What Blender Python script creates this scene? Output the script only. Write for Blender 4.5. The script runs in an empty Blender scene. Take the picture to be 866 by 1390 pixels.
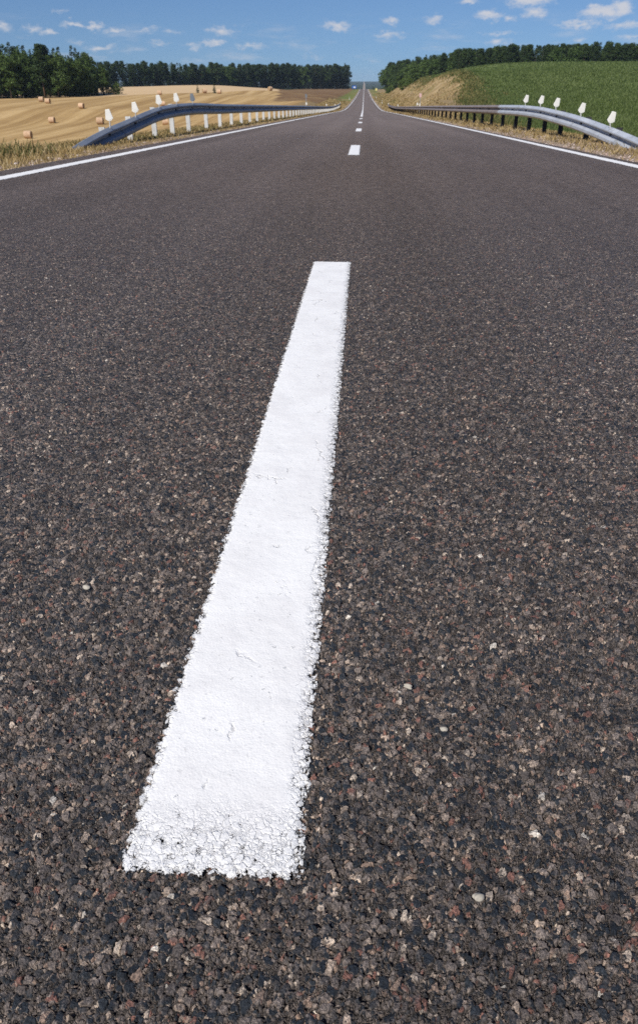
import bpy, math, random
import numpy as np

R = math.radians
rng = np.random.default_rng(7)
random.seed(7)
scene = bpy.context.scene
COL = scene.collection

# ------------------------------------------------------------------ helpers
def smooth(a, b, x):
    t = np.clip((np.asarray(x, float) - a) / (b - a), 0, 1)
    return t * t * (3 - 2 * t)

def tag(o, label=None, cat=None, group=None, kind=None):
    if label: o['label'] = label
    if cat: o['category'] = cat
    if group: o['group'] = group
    if kind: o['kind'] = kind
    return o

def empty(name, loc, rz=0.0):
    o = bpy.data.objects.new(name, None)
    o.empty_display_size = 0.2
    o.location = loc
    o.rotation_euler = (0, 0, rz)
    COL.objects.link(o)
    return o

def np_mesh(name, V, F, mats=(), smooth_shade=True, midx=None):
    """V (n,3) array, F (m,k) array of equal-sized faces."""
    me = bpy.data.meshes.new(name)
    V = np.asarray(V, np.float32); F = np.asarray(F, np.int32)
    k = F.shape[1]
    me.vertices.add(len(V)); me.vertices.foreach_set('co', V.ravel())
    me.loops.add(F.size); me.loops.foreach_set('vertex_index', F.ravel())
    me.polygons.add(len(F))
    me.polygons.foreach_set('loop_start', np.arange(0, F.size, k, dtype=np.int32))
    me.polygons.foreach_set('use_smooth', np.full(len(F), smooth_shade))
    if midx is not None:
        me.polygons.foreach_set('material_index', np.asarray(midx, np.int32))
    for m in mats: me.materials.append(m)
    me.update(calc_edges=True)
    return me

def link(name, me, parent=None):
    o = bpy.data.objects.new(name, me)
    COL.objects.link(o)
    if parent is not None: o.parent = parent
    return o

def set_uv(me, UV):
    lay = me.uv_layers.new(name='xy')
    idx = np.empty(len(me.loops), np.int32)
    me.loops.foreach_get('vertex_index', idx)
    lay.data.foreach_set('uv', np.asarray(UV, np.float32)[idx].ravel())

def set_attr(me, name, vals):
    a = me.attributes.new(name, 'FLOAT', 'POINT')
    a.data.foreach_set('value', np.asarray(vals, np.float32))

def grid_faces(nx, ny):
    i = np.arange(nx - 1)[None, :]; j = np.arange(ny - 1)[:, None]
    a = (j * nx + i).ravel()
    return np.stack([a, a + 1, a + nx + 1, a + nx], 1)

class MB:
    """collects quads/tris/ngons and links them as one mesh object"""
    def __init__(s): s.v = []; s.f = []; s.m = []
    def add(s, verts, faces, mi=0):
        b = len(s.v); s.v += [tuple(x) for x in verts]
        for f in faces: s.f.append([b + i for i in f]); s.m.append(mi)
    def box(s, c, d, rz=0, mi=0):
        cx, cy, cz = c; x, y, z = [q / 2 for q in d]
        co, si = math.cos(rz), math.sin(rz)
        vs = []
        for sx, sy, sz in ((-1,-1,-1),(1,-1,-1),(1,1,-1),(-1,1,-1),(-1,-1,1),(1,-1,1),(1,1,1),(-1,1,1)):
            px, py = sx * x, sy * y
            vs.append((cx + px * co - py * si, cy + px * si + py * co, cz + sz * z))
        s.add(vs, [(0,3,2,1),(4,5,6,7),(0,1,5,4),(1,2,6,5),(2,3,7,6),(3,0,4,7)], mi)
    def tube(s, pts, rad, n=8, mi=0):
        rings = []
        for i, p in enumerate(pts):
            p = np.array(p, float)
            a = np.array(pts[max(i - 1, 0)], float); b = np.array(pts[min(i + 1, len(pts) - 1)], float)
            t = b - a; t /= (np.linalg.norm(t) + 1e-9)
            u = np.cross(t, (0, 1, 0) if abs(t[1]) < .9 else (1, 0, 0)); u /= np.linalg.norm(u)
            w = np.cross(t, u)
            r = rad[i] if hasattr(rad, '__len__') else rad
            rings.append([p + r * (math.cos(q) * u + math.sin(q) * w) for q in np.linspace(0, 2 * math.pi, n, endpoint=False)])
        vs = [v for rg in rings for v in rg]; fs = []
        for i in range(len(pts) - 1):
            for k in range(n):
                fs.append((i * n + k, i * n + (k + 1) % n, (i + 1) * n + (k + 1) % n, (i + 1) * n + k))
        fs.append(tuple(range(n - 1, -1, -1))); fs.append(tuple((len(pts) - 1) * n + k for k in range(n)))
        s.add(vs, fs, mi)
    def prism(s, outline, axis_vec, mi=0):
        """outline: list of 3D pts (ngon), extruded by axis_vec"""
        n = len(outline); a = [np.array(p, float) for p in outline]; b = [p + np.array(axis_vec, float) for p in a]
        fs = [tuple(range(n - 1, -1, -1)), tuple(range(n, 2 * n))]
        for i in range(n): fs.append((i, (i + 1) % n, n + (i + 1) % n, n + i))
        s.add(a + b, fs, mi)
    def build(s, name, mats, parent=None, smooth_shade=False):
        me = bpy.data.meshes.new(name)
        me.from_pydata(s.v, [], s.f)
        for m in (mats if isinstance(mats, (list, tuple)) else [mats]): me.materials.append(m)
        me.polygons.foreach_set('material_index', s.m)
        me.polygons.foreach_set('use_smooth', [smooth_shade] * len(s.f))
        me.update()
        return link(name, me, parent)

# ------------------------------------------------------------------ node helpers
class NT:
    def __init__(s, tree): s.t = tree; s.n = tree.nodes; s.l = tree.links
    def node(s, typ, **kw):
        n = s.n.new(typ)
        for k, v in kw.items(): setattr(n, k, v)
        return n
    def put(s, sock, v):
        if v is None: return
        if isinstance(v, bpy.types.NodeSocket): s.l.new(v, sock)
        elif hasattr(v, '__len__') and sock.type == 'RGBA' and len(v) == 3: sock.default_value = (*v, 1)
        else: sock.default_value = v
    def m(s, op, a, b=None, c=None, clamp=False):
        n = s.node('ShaderNodeMath', operation=op, use_clamp=clamp)
        for i, v in enumerate((a, b, c)): s.put(n.inputs[i], v)
        return n.outputs[0]
    def vm(s, op, a, b=None, scale=None):
        n = s.node('ShaderNodeVectorMath', operation=op)
        s.put(n.inputs[0], a); s.put(n.inputs[1], b)
        if scale is not None: s.put(n.inputs['Scale'], scale)
        return n.outputs['Value'] if op in ('LENGTH', 'DOT_PRODUCT') else n.outputs[0]
    def mix(s, f, a, b, blend='MIX'):
        n = s.node('ShaderNodeMix', data_type='RGBA', blend_type=blend)
        s.put(n.inputs[0], f); s.put(n.inputs[6], a); s.put(n.inputs[7], b)
        return n.outputs[2]
    def fmix(s, f, a, b):
        n = s.node('ShaderNodeMix', data_type='FLOAT')
        s.put(n.inputs[0], f); s.put(n.inputs[2], a); s.put(n.inputs[3], b)
        return n.outputs[0]
    def step(s, a, b, x):
        n = s.node('ShaderNodeMapRange', interpolation_type='SMOOTHSTEP')
        s.put(n.inputs['Value'], x); s.put(n.inputs['From Min'], a); s.put(n.inputs['From Max'], b)
        return n.outputs[0]
    def noise(s, vec, scale, detail=3, rough=.5, dims='3D', out=0):
        n = s.node('ShaderNodeTexNoise', noise_dimensions=dims)
        s.put(n.inputs['Vector'], vec); s.put(n.inputs['Scale'], scale)
        s.put(n.inputs['Detail'], detail); s.put(n.inputs['Roughness'], rough)
        return n.outputs[out]
    def ramp(s, f, stops, interp='LINEAR'):
        n = s.node('ShaderNodeValToRGB'); cr = n.color_ramp; cr.interpolation = interp
        while len(cr.elements) < len(stops): cr.elements.new(0.5)
        for e, (p, c) in zip(cr.elements, stops):
            e.position = p; e.color = (*c, 1) if len(c) == 3 else c
        s.put(n.inputs[0], f); return n.outputs[0]
    def vor(s, vec, scale, feature='F1', rand=1.0):
        n = s.node('ShaderNodeTexVoronoi', voronoi_dimensions='2D', feature=feature)
        s.put(n.inputs['Vector'], vec); s.put(n.inputs['Scale'], scale); s.put(n.inputs['Randomness'], rand)
        return n
    def attr(s, name, out='Fac'):
        return s.node('ShaderNodeAttribute', attribute_name=name).outputs[out]
    def sep(s, v):
        n = s.node('ShaderNodeSeparateXYZ'); s.put(n.inputs[0], v); return n.outputs

def new_mat(name):
    m = bpy.data.materials.new(name); m.use_nodes = True
    t = NT(m.node_tree)
    b = next(n for n in t.n if n.type == 'BSDF_PRINCIPLED')
    out = next(n for n in t.n if n.type == 'OUTPUT_MATERIAL')
    return m, t, b, out

def simple_mat(name, col, rough=.7, metal=0.0, var=.25, scale=3.0, bump=0.0, spec=.5, dirt=None):
    m, t, b, out = new_mat(name)
    tc = t.node('ShaderNodeTexCoord').outputs['Object']
    n = t.noise(tc, scale, 4, .6)
    lo = tuple(c * (1 - var) for c in col); hi = tuple(min(1, c * (1 + var)) for c in col)
    c = t.ramp(n, [(.3, lo), (.7, hi)])
    if dirt:
        d = t.noise(tc, scale * 2.7, 5, .7)
        c = t.mix(t.step(.52, .7, d), c, dirt)
    t.put(b.inputs['Base Color'], c)
    b.inputs['Roughness'].default_value = rough; b.inputs['Metallic'].default_value = metal
    b.inputs['Specular IOR Level'].default_value = spec
    if bump:
        bn = t.node('ShaderNodeBump'); bn.inputs['Strength'].default_value = bump; bn.inputs['Distance'].default_value = .02
        t.put(bn.inputs['Height'], t.noise(tc, scale * 6, 4, .6)); t.put(b.inputs['Normal'], bn.outputs[0])
    return m

# ------------------------------------------------------------------ road geometry
XC, LANE, DW = -0.1295, 3.543, 0.1767            # centre line, lane width, dash width
RY = np.array([-60, -20, 0, 20, 40, 60, 80, 100, 125, 150, 180, 220, 280, 335, 450, 620, 740, 800, 850, 900, 1000, 1400, 2500, 4500, 7500, 9000.])
RZ = np.array([1.54, .51, 0, -.515, -1.036, -1.56, -2.09, -2.63, -3.30, -3.93, -4.47, -4.90, -5.34, -5.64, -6.08, -6.20, -6.13, -6.02, -6.45, -7.8, -12, -26, -24, -16, -3, -3.])

def _pchip(xk, yk):
    h = np.diff(xk); d = np.diff(yk) / h
    m = np.zeros_like(yk)
    for i in range(1, len(xk) - 1):
        if d[i - 1] * d[i] > 0:
            w1 = 2 * h[i] + h[i - 1]; w2 = h[i] + 2 * h[i - 1]
            m[i] = (w1 + w2) / (w1 / d[i - 1] + w2 / d[i])
    m[0] = d[0]; m[-1] = d[-1]
    def f(x):
        x = np.clip(np.asarray(x, float), xk[0], xk[-1])
        i = np.clip(np.searchsorted(xk, x) - 1, 0, len(xk) - 2)
        t = (x - xk[i]) / h[i]
        return (yk[i] * (1 + 2 * t) * (1 - t) ** 2 + h[i] * m[i] * t * (1 - t) ** 2
                + yk[i + 1] * t * t * (3 - 2 * t) + h[i] * m[i + 1] * t * t * (t - 1))
    return f
road_z = _pchip(RY, RZ)

def graded(lo, hi, base, ratio, origin=0.0):
    """coordinates from lo to hi, spacing max(base, |x-origin|*ratio)"""
    out = [origin]; x = origin
    while x < hi:
        x += max(base, abs(x - origin) * ratio); out.append(min(x, hi))
    left = []; x = origin
    while x > lo:
        x -= max(base, abs(x - origin) * ratio); left.append(max(x, lo))
    return np.unique(np.array(left[::-1] + out))

ROAD_L, ROAD_R = XC - LANE - .42, XC + LANE + .25

# ------------------------------------------------------------------ asphalt node group: stones
def aggregate_group():
    g = bpy.data.node_groups.new('aggregate', 'ShaderNodeTree')
    g.interface.new_socket('Vector', in_out='INPUT', socket_type='NodeSocketVector')
    g.interface.new_socket('Color', in_out='OUTPUT', socket_type='NodeSocketColor')
    g.interface.new_socket('Height', in_out='OUTPUT', socket_type='NodeSocketFloat')
    g.interface.new_socket('Rough', in_out='OUTPUT', socket_type='NodeSocketFloat')
    t = NT(g)
    gi = t.node('NodeGroupInput'); go = t.node('NodeGroupOutput')
    v0 = gi.outputs[0]
    wob = t.vm('SUBTRACT', t.noise(v0, 130, 2, .5, '2D', out=1), (.5, .5, .5))
    v = t.vm('ADD', v0, t.vm('SCALE', wob, scale=.0055))
    def layer(scale, off, lo, hi):
        vv = t.vm('ADD', v, (off, off * 1.7, 0))
        f1 = t.vor(vv, scale); de = t.vor(vv, scale, 'DISTANCE_TO_EDGE')
        c = t.node('ShaderNodeSeparateColor'); t.put(c.inputs[0], f1.outputs['Color'])
        dome = t.step(lo, hi, de.outputs['Distance'])
        loc = t.vm('SCALE', t.vm('SUBTRACT', vv, f1.outputs['Position']), scale=scale)
        tilt = t.vm('DOT_PRODUCT', loc, t.vm('SUBTRACT', f1.outputs['Color'], (.5, .5, .5)))
        round_ = t.m('SUBTRACT', t.m('ADD', 1.0, t.m('MULTIPLY', tilt, .75)), t.m('MULTIPLY', t.m('POWER', f1.outputs['Distance'], 2.0), .45))
        return dome, c.outputs[0], c.outputs[1], c.outputs[2], round_
    dA, a1, a2, a3, rA = layer(122, 0, .0, .14)
    dB, b1, b2, b3, rB = layer(240, 3.37, .0, .16)
    dC, c1, c2, c3, rC = layer(500, 7.1, .0, .2)
    actA = t.m('GREATER_THAN', a3, .50)
    actB = t.m('GREATER_THAN', b3, .30)
    hA = t.m('MULTIPLY', t.m('MULTIPLY', dA, actA), t.m('MULTIPLY', t.m('ADD', .66, t.m('MULTIPLY', a2, .26)), rA))
    hB = t.m('MULTIPLY', t.m('MULTIPLY', dB, actB), t.m('MULTIPLY', t.m('ADD', .50, t.m('MULTIPLY', b2, .26)), rB))
    hC = t.m('MULTIPLY', dC, t.m('ADD', .16, t.m('MULTIPLY', c2, .34)))
    hAB = t.m('MAXIMUM', hA, hB); H = t.m('MAXIMUM', hAB, hC)
    stops = [(0, (.013, .018, .025)), (.24, (.020, .025, .031)), (.42, (.040, .040, .042)), (.52, (.092, .078, .070)),
             (.62, (.125, .106, .094)), (.74, (.165, .138, .120)), (.82, (.165, .085, .066)), (.865, (.20, .145, .112)),
             (.925, (.28, .225, .18)), (.968, (.38, .32, .26)), (.994, (.44, .41, .36))]
    cA = t.ramp(a1, stops, 'CONSTANT'); cB = t.ramp(b1, stops, 'CONSTANT'); cC = t.ramp(c1, stops, 'CONSTANT')
    col = t.mix(t.m('GREATER_THAN', hB, hA), cA, cB)
    col = t.mix(t.m('GREATER_THAN', hC, hAB), col, cC)
    # sandy mastic round and over the chips
    film = t.noise(v0, 70, 4, .65, '2D')
    mast = t.mix(c2, (.072, .062, .056), (.150, .128, .114))
    col = t.mix(t.step(.46, .30, H), col, mast)
    col = t.mix(t.m('MULTIPLY', t.step(.50, .64, film), .75), col, mast)
    spk = t.noise(v0, 420, 5, .8, '2D')
    col = t.mix(1.0, col, t.ramp(spk, [(.30, (.25, .25, .26)), (.5, (1.0, .98, .96)), (.72, (2.3, 2.2, 2.1))]), 'MULTIPLY')
    # crevice shade between the chips, painted near-black where the height is low
    col = t.mix(t.step(.15, .05, H), col, (.016, .014, .013))
    patch = t.noise(v0, 26, 4, .7, '2D')
    col = t.mix(1.0, col, t.ramp(patch, [(.3, (.62, .62, .64)), (.5, (1, 1, 1)), (.7, (1.42, 1.38, 1.34))]), 'MULTIPLY')
    H2 = t.m('ADD', H, t.m('MULTIPLY', t.m('SUBTRACT', t.noise(v0, 420, 5, .7, '2D'), .5), .42))
    H2 = t.m('ADD', H2, t.m('MULTIPLY', t.m('SUBTRACT', t.noise(v0, 75, 3, .6, '2D'), .5), .45))
    t.put(go.inputs['Color'], col); t.put(go.inputs['Height'], H2)
    t.put(go.inputs['Rough'], t.m('ADD', .48, t.m('MULTIPLY', a2, .3)))
    return g
AGG = aggregate_group()
AMP = 0.0090

def road_material():
    m, t, b, out = new_mat('asphalt')
    m.displacement_method = 'BOTH'
    uv = t.node('ShaderNodeUVMap', uv_map='xy').outputs[0]
    g = t.node('ShaderNodeGroup'); g.node_tree = AGG; t.put(g.inputs[0], uv)
    x, y, _ = t.sep(uv)
    big = t.noise(uv, .35, 4, .6, '2D')
    streak = t.noise(t.vm('MULTIPLY', uv, (1.6, .04, 1)), 1.0, 4, .6, '2D')
    tone = t.m('ADD', t.m('MULTIPLY', t.m('SUBTRACT', big, .5), .35), t.m('MULTIPLY', t.m('SUBTRACT', streak, .5), .5))
    # band along each edge line where no wheel polishes the stones, a little darker
    ax = t.m('ABSOLUTE', t.m('SUBTRACT', x, XC))
    tone = t.m('SUBTRACT', tone, t.m('MULTIPLY', t.step(2.75, 3.2, ax), .16))
    for wx in (-2.65, -.90, .90, 2.65):
        dx_ = t.m('ABSOLUTE', t.m('SUBTRACT', t.m('SUBTRACT', x, XC), wx))
        tone = t.m('ADD', tone, t.m('MULTIPLY', t.step(.50, .10, dx_), .07))
    tone = t.m('ADD', tone, 1.31)
    col = t.vm('SCALE', g.outputs['Color'], scale=tone)
    far = t.step(1.6, 9, y)
    col = t.mix(t.m('MULTIPLY', far, .7), col, t.mix(1.0, t.vm('SCALE', (.140, .113, .101), scale=tone), t.ramp(t.noise(uv, 11, 5, .75, '2D'), [(.3, (.60, .60, .60)), (.7, (1.42, 1.42, 1.42))]), 'MULTIPLY'))
    t.put(b.inputs['Base Color'], col)
    t.put(b.inputs['Roughness'], t.fmix(far, g.outputs['Rough'], .75))
    t.put(b.inputs['Specular IOR Level'], t.fmix(far, .4, .08))
    d = t.node('ShaderNodeDisplacement'); d.inputs['Midlevel'].default_value = 0; d.inputs['Scale'].default_value = 1
    fade = t.fmix(t.step(6, 40, y), 1.0, .12)
    t.put(d.inputs['Height'], t.m('MULTIPLY', t.m('MULTIPLY', t.m('SUBTRACT', g.outputs['Height'], .5), AMP), fade))
    t.l.new(d.outputs[0], out.inputs['Displacement'])
    return m

def paint_material():
    m, t, b, out = new_mat('road_paint')
    m.displacement_method = 'BOTH'
    uv = t.node('ShaderNodeUVMap', uv_map='xy').outputs[0]
    g = t.node('ShaderNodeGroup'); g.node_tree = AGG; t.put(g.inputs[0], uv)
    H = g.outputs['Height']
    x, y, _ = t.sep(uv)
    el, er, ef, eb = [t.attr(k) for k in ('e_left', 'e_right', 'e_front', 'e_back')]
    n1 = t.noise(uv, 60, 4, .6, '2D'); n2 = t.noise(uv, 14, 3, .55, '2D'); n3 = t.noise(uv, 330, 3, .6, '2D')
    wob = t.m('MULTIPLY', t.m('SUBTRACT', n1, .5), .016)
    el2 = t.m('ADD', el, wob); er2 = t.m('ADD', er, wob); ef2 = t.m('ADD', ef, wob); eb2 = t.m('ADD', eb, wob)
    # film thickness: thick in the middle, thin at the sides, thinnest at the worn near end
    tl = t.step(-.001, .012, el2); tr = t.m('POWER', t.step(-.009, .027, er2), .8)
    tf = t.m('ADD', t.m('MULTIPLY', t.step(-.006, .008, ef2), .69), t.m('MULTIPLY', t.step(.03, .10, t.m('ADD', ef, t.m('MULTIPLY', t.m('SUBTRACT', n2, .5), .06))), .31))
    tb = t.step(-.001, .008, eb2)
    T = t.m('MINIMUM', t.m('MINIMUM', tl, tr), t.m('MINIMUM', tf, tb))
    # cracks in the film
    vw = t.vm('ADD', t.vm('MULTIPLY', uv, (1, .62, 1)), t.vm('SCALE', t.noise(uv, 24, 4, .6, '2D', out=1), scale=.05))
    cr = t.vor(vw, 8.5, 'DISTANCE_TO_EDGE').outputs['Distance']
    crack = t.m('MULTIPLY', t.step(.030, .0, cr), t.step(.54, .66, t.noise(uv, 9, 3, .6, '2D')))
    cover = t.m('ADD', T, t.m('MULTIPLY', t.m('SUBTRACT', H, .45), .85))
    cover = t.m('ADD', cover, t.m('MULTIPLY', t.m('SUBTRACT', n3, .5), .5))
    cover = t.m('ADD', cover, t.m('MULTIPLY', t.m('SUBTRACT', t.noise(uv, 95, 2, .5, '2D'), .47), 1.15))
    alpha = t.step(.24, .34, cover)
    inside = t.m('GREATER_THAN', t.m('MINIMUM', t.m('MINIMUM', el2, er2), t.m('MINIMUM', ef2, eb2)), -.001)
    alpha = t.m('MULTIPLY', alpha, inside)
    grime = t.noise(uv, 7, 5, .65, '2D')
    col = t.mix(t.step(.35, .75, grime), (.85, .84, .81), (.77, .755, .73))
    col = t.mix(t.m('MULTIPLY', t.step(.55, .70, n3), .22), col, (.55, .54, .53))
    col = t.mix(t.m('MULTIPLY', crack, .42), col, (.30, .29, .28))
    thin = t.step(.75, .40, cover)
    col = t.mix(t.m('MULTIPLY', thin, .35), col, (.42, .41, .40))
    t.put(b.inputs['Base Color'], col)
    b.inputs['Roughness'].default_value = .6; b.inputs['Specular IOR Level'].default_value = .35
    t.put(b.inputs['Alpha'], alpha)
    fade = t.fmix(t.step(6, 40, y), 1.0, .12)
    lvl = t.fmix(t.m('POWER', T, .6), H, .95)
    lvl = t.m('ADD', lvl, t.m('MULTIPLY', t.m('SUBTRACT', n2, .5), t.m('MULTIPLY', T, .22)))
    lvl = t.m('ADD', lvl, t.m('MULTIPLY', t.m('SUBTRACT', n1, .5), .07))
    lvl = t.m('ADD', lvl, t.m('MULTIPLY', t.m('SUBTRACT', n3, .5), .05))
    lvl = t.m('SUBTRACT', lvl, t.m('MULTIPLY', crack, .16))
    lvl = t.m('MAXIMUM', lvl, H)
    d = t.node('ShaderNodeDisplacement'); d.inputs['Midlevel'].default_value = 0; d.inputs['Scale'].default_value = 1
    t.put(d.inputs['Height'], t.m('MULTIPLY', t.m('MULTIPLY', t.m('SUBTRACT', lvl, .5), AMP), fade))
    t.l.new(d.outputs[0], out.inputs['Displacement'])
    return m

M_ROAD = road_material(); M_PAINT = paint_material()

# road sheet: one tensor grid, fine where the camera stands
gx = graded(ROAD_L, ROAD_R, .0017, .0050, 0.0)
gy_near = graded(-25, 30, .0017, .0046, 0.30)
gy_far = [30.0]
while gy_far[-1] < 1350: gy_far.append(gy_far[-1] + max(.14, (gy_far[-1] - 30) * .012))
GY = np.concatenate([gy_near[:-1], np.array(gy_far)])
XX, YY = np.meshgrid(gx, GY)
V = np.stack([XX.ravel(), YY.ravel(), road_z(YY.ravel())], 1)
me = np_mesh('road', V, grid_faces(len(gx), len(GY)), [M_ROAD])
set_uv(me, V[:, :2])
road = tag(link('road', me), 'dark grey asphalt road running straight to the crest on the horizon', 'road', kind='structure')

def marking(x0, x1, y0, y1, label, dx=None, ys=None, wear=1.0, name='lane_marking'):
    xs = np.linspace(x0, x1, max(2, int(round((x1 - x0) / dx)) + 1))
    ys = np.unique(np.concatenate([[y0], ys[(ys > y0) & (ys < y1)], [y1]]))
    X, Y = np.meshgrid(xs, ys); X = X.ravel(); Y = Y.ravel()
    lift = np.where(Y < 20, .0006, .006)
    lift = .0006 + .006 * smooth(8, 40, Y)
    V = np.stack([X, Y, road_z(Y) + lift], 1)
    # far rows follow the road's own facets
    V[:, 2] = np.interp(Y, GY, road_z(GY)) + lift
    me = np_mesh(name, V, grid_faces(len(xs), len(ys)), [M_PAINT])
    set_uv(me, V[:, :2])
    pad = .012
    set_attr(me, 'e_left', X - (x0 + pad)); set_attr(me, 'e_right', (x1 - pad) - X)
    set_attr(me, 'e_front', Y - (y0 + pad)); set_attr(me, 'e_back', (y1 - pad) - Y)
    return tag(link(name, me), label, 'road marking', kind='structure')

fine_y = np.concatenate([np.arange(.40, 1.0, .0017), np.arange(1.0, 2.0, .0035), np.arange(2.0, 4.0, .007)])
P = .012
dash_words = ['big worn white centre dash in the foreground, chipped at its near end',
              'second white centre dash, short in view, beyond the foreground dash',
              'third white centre dash counted from the foreground one',
              'fourth white centre dash, a thin bar far up the road',
              'fifth white centre dash, just before the solid centre line']
for k in range(5):
    y0 = .432 + 12 * k; y1 = y0 + 3.195
    marking(XC - DW / 2 - P, XC + DW / 2 + P, y0 - P, y1 + P, dash_words[k],
            dx=.0017 if k == 0 else .02, ys=fine_y if k == 0 else GY, name='centre_dash')
marking(XC - DW / 2 - P, XC + DW / 2 + P, 60.4, 1300, 'solid white centre line climbing to the far crest', dx=.1, ys=GY, name='centre_line')
marking(XC - LANE - .105, XC - LANE + .105, -24, 1300, 'white edge line along the left side of the road', dx=.035, ys=GY, name='edge_line')
marking(XC + LANE - .100, XC + LANE + .100, -24, 1300, 'white edge line along the right side of the road', dx=.035, ys=GY, name='edge_line')

# ------------------------------------------------------------------ terrain height
def tps(pts, lam=2.0):
    P = np.array(pts, float); n = len(P); xy = P[:, :2] / 100
    d = np.linalg.norm(xy[:, None] - xy[None], axis=2)
    K = np.where(d > 0, d * d * np.log(d + 1e-12), 0) + lam * 1e-3 * np.eye(n)
    Q = np.hstack([np.ones((n, 1)), xy])
    A = np.block([[K, Q], [Q.T, np.zeros((3, 3))]])
    w = np.linalg.solve(A, np.concatenate([P[:, 2], np.zeros(3)]))
    def f(x, y):
        x = np.asarray(x, float) / 100; y = np.asarray(y, float) / 100
        o = w[n] + w[n + 1] * x + w[n + 2] * y
        for i in range(n):
            r2 = (x - xy[i, 0]) ** 2 + (y - xy[i, 1]) ** 2
            o = o + w[i] * .5 * r2 * np.log(r2 + 1e-12)
        return o
    return f
left_pts = [(-60.2,146,-8.34),(-71,187,-7.67),(-71.5,210,-5.4),(-94.8,244,-4.7),(-89,234,-4.9),(-56.3,176,-7.44),(-39.6,165,-7.0),
            (-68.5,282,-3.5),(-53.7,224,-5.18),(-55.7,295,-3.0),(-36.3,328,-2.6),(-117,266,-4.6),(-106,270,-4.6),(-99,283,-4.4),
            (-55,123,-8.3),(-60,170,-7.7),(-122,402,-3.4),(-112,436,-2.0),(-83,442,-1.2),(-64,446,-2.0),(-47,417,-3.1),(-83,320,-3.7),
            (-50,296,-3.3),(-34,197,-4.6),(-34,146,-6.3),(-16,169,-3.4),(-34,419,-3.7),(-20,160,-3.9),(-28,599,-5.6),(-14.5,700,-6.1),(-26,259,-3.4),
            (-14,259,-4.2),(-14,340,-4.6),(-14,450,-5.2),(-30,100,-7.2),(-30,50,-5.0),(-30,20,-4.4),(-80,50,-8.4),(-150,150,-8.6),(-200,300,-5.0),(-30,-60,-2.0),(-120,-60,-6),
            (-140,520,-3.0),(-70,650,-5.2),(-180,520,-3.0),(-20,850,-6.3),(-220,450,-3.5)]
right_pts = [(9,36,-1.35),(9,23,-.95),(9,60,-1.75),(11.4,79,-1.6),(89,286,4.95),(65.5,293,5.0),(33,268,4.3),(27,86,-.62),(24.5,107,-.95),(21,118,-1.1),(19.5,150,.5),
             (19,179,2.4),(19.5,259,.7),(19.5,334,-.8),(20,480,-3.3),(20,650,-6.0),(16,750,-6.3),(40,180,2.3),(50,90,-.1),(60,180,2.4),(120,180,3.0),(120,90,.8),(140,300,5.0),
             (40,420,-.2),(60,420,.6),(130,420,1.2),(200,420,1.2),(60,650,-2),(30,20,-.4),(30,-60,1.2),(100,0,1),(38,340,2.2),(20,-40,.8)]
f_left = tps(left_pts, 1.0); f_right = tps(right_pts, 1.0)

def wob(x, y, s, seed):
    r = np.random.default_rng(seed); o = 0
    for k in range(7):
        a = r.uniform(0, 2 * math.pi); f = s * (1.25 ** k) * r.uniform(.7, 1.3)
        o = o + np.sin((x * math.cos(a) + y * math.sin(a)) * f + r.uniform(0, 6.3)) / (1 + .35 * k)
    return o / 3

def far_z(x, y):
    d = np.hypot(x, y)
    return np.interp(d, [0, 800, 1000, 1400, 2500, 4500, 7500, 9500], [-4, -5, -12, -26, -24, -16, -3, -3]) + 2.2 * wob(x, y, .004, 3) * smooth(1000, 2000, d)

def ground_z(x, y):
    x = np.asarray(x, float); y = np.asarray(y, float)
    yc = np.clip(y, -60, 900); xl = np.clip(x, -240, 0); xr = np.clip(x, 0, 210)
    rz = road_z(y) - .05
    fl = np.clip(f_left(xl, yc), -9.5, 3) + .06 * wob(x, y, .22, 11)
    fr = np.clip(f_right(xr, yc), -8, 6.5) + .05 * wob(x, y, .22, 12)
    wl = smooth(-6.6, -15, x)
    e0 = 6.7 + 1.0 * smooth(110, 150, y); ew = 2.2 + 9.0 * smooth(105, 150, y) - 4 * smooth(450, 650, y)
    tr = np.clip((x - e0) / ew, 0, 1); wr = .45 * tr + .55 * tr * tr * (3 - 2 * tr)
    sh = -.035 * np.clip(np.abs(x) - 4.0, 0, 3)
    sh = sh + .012 * wob(x, y, 3.0, 21) * smooth(4.0, 4.6, np.abs(x))
    z = np.where(x < 0, rz + sh + (fl - rz - sh) * wl, rz + sh + (fr - rz - sh) * wr)
    # bank face relief
    bank = smooth(120, 150, y) * smooth(620, 480, y) * (x > 0) * smooth(0.05, .4, tr) * smooth(1, .75, tr)
    z = z + bank * (.45 * wob(x, y, .28, 31) + .2 * wob(x, y, .9, 32))
    far = np.maximum(smooth(880, 1100, y), smooth(230, 420, np.abs(x)))
    far = np.maximum(far, smooth(-50, -120, y))
    core = smooth(40, 12, np.abs(x)) * (y > 0) * (y < 1400)
    z = z + (far_z(x, y) - z) * far * (1 - core)
    return z

def gz1(x, y): return float(ground_z(np.array([x]), np.array([y]))[0])

tx = graded(-8200, 8200, .22, .032, 0.0)
ty = graded(-8200, 8200, .40, .016, 8.0)
XX, YY = np.meshgrid(tx, ty); X = XX.ravel(); Y = YY.ravel()
Z = ground_z(X, Y)
inner = (X > ROAD_L + .15) & (X < ROAD_R - .15)
Z = np.where(inner, road_z(Y) - .06, Z)
me = np_mesh('ground', np.stack([X, Y, Z], 1), grid_faces(len(tx), len(ty)))

nz = wob(X, Y, .12, 5); nz2 = wob(X, Y, .5, 6)
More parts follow.
